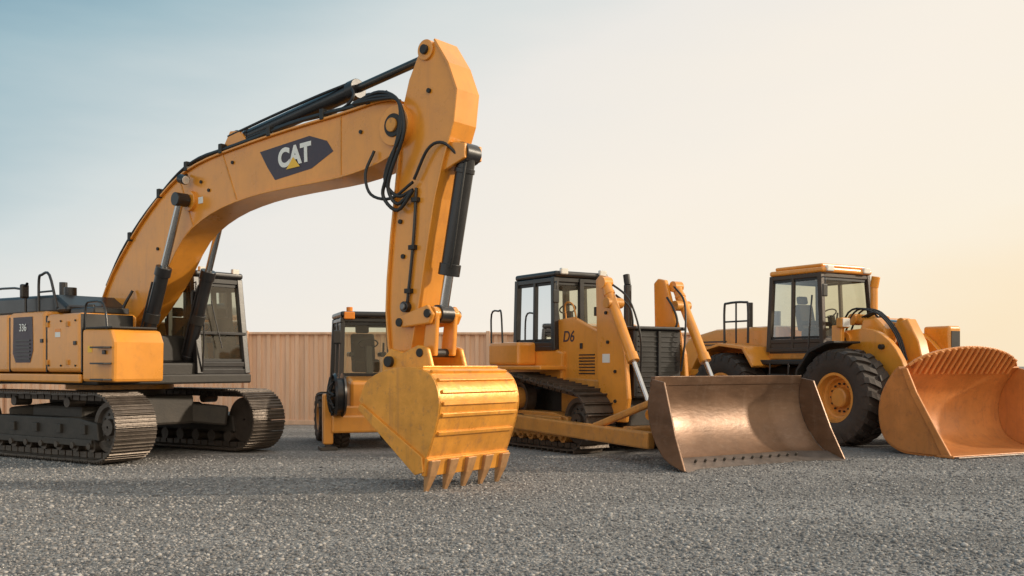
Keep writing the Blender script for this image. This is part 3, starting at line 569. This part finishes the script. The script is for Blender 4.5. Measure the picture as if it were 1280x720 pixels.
# ================================================================ FENCE
def fence():
    root=empty('corrugated_fence',(0,0,0),0)
    a=Vector((-26,24.6,0));b=Vector((4.6,25.6,0));L=(b-a).length;d=(b-a)/L;nrm=Vector((d.y,-d.x,0))
    V=[];F=[];pitch=.24;z0,z1=.03,2.30;s=0;pts=[]
    while s<L:
        for fs,o in((0,0),(.35,0),(.5,.045),(.85,.045)):pts.append((s+fs*pitch,o))
        s+=pitch
    for s,o in pts:
        q=a+d*s+nrm*o;V+=[(q.x,q.y,z0),(q.x,q.y,z1)]
    F=[(2*i,2*i+2,2*i+3,2*i+1) for i in range(len(pts)-1)]
    fm=surf('fence_sheet',(.78,.50,.33),.6,0,.18,1.4,dust=.3,dustcol=(.50,.37,.28),dusth=1.0,bump=.03,bscale=5,wear=.4,wearcol=(.84,.64,.50),stretch=(4,4,.25))
    mobj('sheet',V,F,fm,root)
    beam(root,'top_rail',(a.x,a.y-.03,2.32),(b.x,b.y-.03,2.32),.14,.06,fm)
    beam(root,'bottom_rail',(a.x,a.y-.03,.06),(b.x,b.y-.03,.06),.14,.12,fm)
    s=1.0
    while s<L:
        c=a+d*s+nrm*.08;box(root,'post',c.x-.05,c.x+.05,c.y-.04,c.y+.04,0,2.38,fm,.008);s+=6.1
fence()
# ================================================================ GROUND
def ground():
    m=bpy.data.materials.new('gravel_ground');m.use_nodes=True;nt=m.node_tree;L=nt.links;b=nt.nodes['Principled BSDF'];b.inputs['Roughness'].default_value=.9;b.inputs['Specular IOR Level'].default_value=.25
    g=nn(nt,'ShaderNodeNewGeometry')
    v=nn(nt,'ShaderNodeTexVoronoi');v.inputs['Scale'].default_value=40;L.new(g.outputs['Position'],v.inputs['Vector'])
    v2=nn(nt,'ShaderNodeTexVoronoi');v2.inputs['Scale'].default_value=90;L.new(g.outputs['Position'],v2.inputs['Vector'])
    sp=nn(nt,'ShaderNodeSeparateColor');L.new(v.outputs['Color'],sp.inputs[0])
    cr=nn(nt,'ShaderNodeValToRGB');e=cr.color_ramp.elements;e[0].color=(.115,.112,.112,1);e[1].color=(.40,.385,.37,1);x=e.new(.5);x.color=(.22,.213,.208,1);x=e.new(.82);x.color=(.30,.287,.27,1)
    L.new(sp.outputs[0],cr.inputs[0])
    n=nn(nt,'ShaderNodeTexNoise');n.inputs['Scale'].default_value=.35;n.inputs['Detail'].default_value=5;n.inputs['Roughness'].default_value=.6
    mp=nn(nt,'ShaderNodeMapping');mp.inputs['Scale'].default_value=(.4,1.9,1);mp.inputs['Rotation'].default_value=(0,0,.15);L.new(g.outputs['Position'],mp.inputs[0]);L.new(mp.outputs[0],n.inputs['Vector'])
    mr=nn(nt,'ShaderNodeMapRange');mr.inputs['From Min'].default_value=.32;mr.inputs['From Max'].default_value=.68;mr.inputs['To Min'].default_value=.70;mr.inputs['To Max'].default_value=1.28;L.new(n.outputs['Fac'],mr.inputs[0])
    mx=nn(nt,'ShaderNodeMix',data_type='RGBA',blend_type='MULTIPLY');mx.inputs[0].default_value=1;L.new(cr.outputs[0],mx.inputs[6])
    L.new(mr.outputs[0],mx.inputs[7]);L.new(mx.outputs[2],b.inputs['Base Color'])
    ad=nn(nt,'ShaderNodeMath',operation='ADD');L.new(v.outputs['Distance'],ad.inputs[0])
    hm=nn(nt,'ShaderNodeMath',operation='MULTIPLY');hm.inputs[1].default_value=.5;L.new(v2.outputs['Distance'],hm.inputs[0]);L.new(hm.outputs[0],ad.inputs[1])
    bp=nn(nt,'ShaderNodeBump',invert=True);bp.inputs['Strength'].default_value=.8;bp.inputs['Distance'].default_value=.02;L.new(ad.outputs[0],bp.inputs['Height']);L.new(bp.outputs[0],b.inputs['Normal'])
    mobj('ground',[(-900,-60,0),(900,-60,0),(900,1500,0),(-900,1500,0)],[(0,1,2,3)],m)
    sm=bpy.data.materials.new('gravel_stone');sm.use_nodes=True;nt=sm.node_tree;L=nt.links;b=nt.nodes['Principled BSDF'];b.inputs['Roughness'].default_value=.85;b.inputs['Specular IOR Level'].default_value=.25
    g=nn(nt,'ShaderNodeNewGeometry');cr=nn(nt,'ShaderNodeValToRGB');e=cr.color_ramp.elements;e[0].color=(.12,.117,.117,1);e[1].color=(.44,.42,.40,1);x=e.new(.6);x.color=(.25,.24,.235,1)
    L.new(g.outputs['Random Per Island'],cr.inputs[0]);L.new(cr.outputs[0],b.inputs['Base Color'])
    import bmesh
    bm=bmesh.new();bmesh.ops.create_icosphere(bm,subdivisions=1,radius=1);bv=np.array([v.co[:] for v in bm.verts]);bf=np.array([[v.index for v in f.verts] for f in bm.faces]);bm.free()
    N=75000;u=np.random.rand(N);y=5.5+ (u**1.2)*11.0;x=(np.random.rand(N)*2-1)*(.56*y+1.0)
    r=np.random.gamma(5,.0021,N).clip(.005,.026)
    k=len(bv);P=bv[None]*(1+.28*(np.random.rand(N,k,1)-.5))
    P=P*np.stack([r*(.8+.6*np.random.rand(N)),r*(.8+.6*np.random.rand(N)),r*(.45+.35*np.random.rand(N))],1)[:,None,:]
    a=np.random.rand(N)*6.28;c,s=np.cos(a)[:,None],np.sin(a)[:,None]
    X=P[...,0]*c-P[...,1]*s+x[:,None];Y=P[...,0]*s+P[...,1]*c+y[:,None];Z=P[...,2]+(r*.2)[:,None]
    V=np.stack([X,Y,Z],-1).reshape(-1,3).astype(np.float32);F=(bf[None]+(np.arange(N)*k)[:,None,None]).reshape(-1,3)
    me=bpy.data.meshes.new('gravel');me.vertices.add(len(V));me.vertices.foreach_set('co',V.ravel());me.loops.add(F.size);me.loops.foreach_set('vertex_index',F.ravel().astype(np.int32))
    me.polygons.add(len(F));me.polygons.foreach_set('loop_start',np.arange(0,F.size,3,dtype=np.int32));me.update(calc_edges=True);me.validate();me.materials.append(sm)
    o=bpy.data.objects.new('gravel',me);col.objects.link(o)
ground()
# ================================================================ SKY + SUN
SUN_AZ=86;SUN_EL=20
w=bpy.data.worlds.new("World");sc.world=w;w.use_nodes=True;nt=w.node_tree;L=nt.links;bg=nt.nodes['Background'];out=nt.nodes['World Output']
sk=nn(nt,'ShaderNodeTexSky');sk.sky_type='NISHITA';sk.sun_disc=False;sk.sun_elevation=R(SUN_EL);sk.sun_rotation=R(SUN_AZ);sk.dust_density=3
L.new(sk.outputs[0],bg.inputs[0]);bg.inputs[1].default_value=.10
tc=nn(nt,'ShaderNodeTexCoord');sx=nn(nt,'ShaderNodeSeparateXYZ');L.new(tc.outputs['Generated'],sx.inputs[0])
def mth(op,a,b,c=False):
    n=nn(nt,'ShaderNodeMath',operation=op,use_clamp=c)
    for i,q in enumerate((a,b)):
        if isinstance(q,(int,float)):n.inputs[i].default_value=q
        else:L.new(q,n.inputs[i])
    return n.outputs[0]
no=nn(nt,'ShaderNodeTexNoise');no.inputs['Scale'].default_value=2.2;no.inputs['Detail'].default_value=6;mp=nn(nt,'ShaderNodeMapping');mp.inputs['Scale'].default_value=(1,1,4.5);mp.inputs['Rotation'].default_value=(0,.25,0)
L.new(tc.outputs['Generated'],mp.inputs[0]);L.new(mp.outputs[0],no.inputs['Vector'])
zc=mth('MINIMUM',mth('MAXIMUM',sx.outputs['Z'],0),.42)
back=mth('MAXIMUM',mth('MULTIPLY',sx.outputs['Y'],-1),0)
xc=mth('MAXIMUM',sx.outputs['X'],-.46)
t=mth('ADD',mth('ADD',mth('MULTIPLY',xc,1.13),mth('MULTIPLY',zc,-1.9)),1.18)
t=mth('ADD',t,mth('MULTIPLY',back,.55))
t=mth('ADD',t,mth('MULTIPLY',mth('SUBTRACT',no.outputs['Fac'],.5),.40))
t=mth('DIVIDE',t,1.6,True)
cr=nn(nt,'ShaderNodeValToRGB');e=cr.color_ramp.elements
e[0].position=0;e[0].color=(.17,.34,.45,1);e[1].position=1;e[1].color=(1.0,.83,.59,1)
for p_,c_ in((.125,(.38,.53,.59)),(.28,(.68,.74,.74)),(.44,(.88,.85,.80)),(.66,(.98,.90,.79)),(.85,(1.0,.90,.74))):
    x=e.new(p_);x.color=(*c_,1)
L.new(t,cr.inputs[0]);b2=nn(nt,'ShaderNodeBackground');L.new(cr.outputs[0],b2.inputs[0])
st=mth('ADD',1.0,mth('MULTIPLY',back,.50));L.new(st,b2.inputs[1])
ms=nn(nt,'ShaderNodeMixShader');ms.inputs[0].default_value=.95;L.new(bg.outputs[0],ms.inputs[1]);L.new(b2.outputs[0],ms.inputs[2]);L.new(ms.outputs[0],out.inputs[0])
ln=bpy.data.lights.new('sun','SUN');ln.energy=3.3;ln.angle=R(3);ln.color=(1,.85,.66);so=bpy.data.objects.new('sun',ln);col.objects.link(so)
dv=Vector((math.sin(R(SUN_AZ))*math.cos(R(SUN_EL)),math.cos(R(SUN_AZ))*math.cos(R(SUN_EL)),math.sin(R(SUN_EL))))
so.rotation_euler=dv.to_track_quat('Z','Y').to_euler();so.location=(20,0,20)
# ================================================================ CAMERA
cd=bpy.data.cameras.new('camera');cd.lens=35;cd.sensor_width=36;cd.shift_y=97/1280;cd.clip_end=3000
cm=bpy.data.objects.new('camera',cd);col.objects.link(cm);cm.location=(0,0,1.5);cm.rotation_euler=(R(90),0,0);sc.camera=cm
sc.view_settings.view_transform='Standard';sc.view_settings.look='None';sc.view_settings.exposure=0
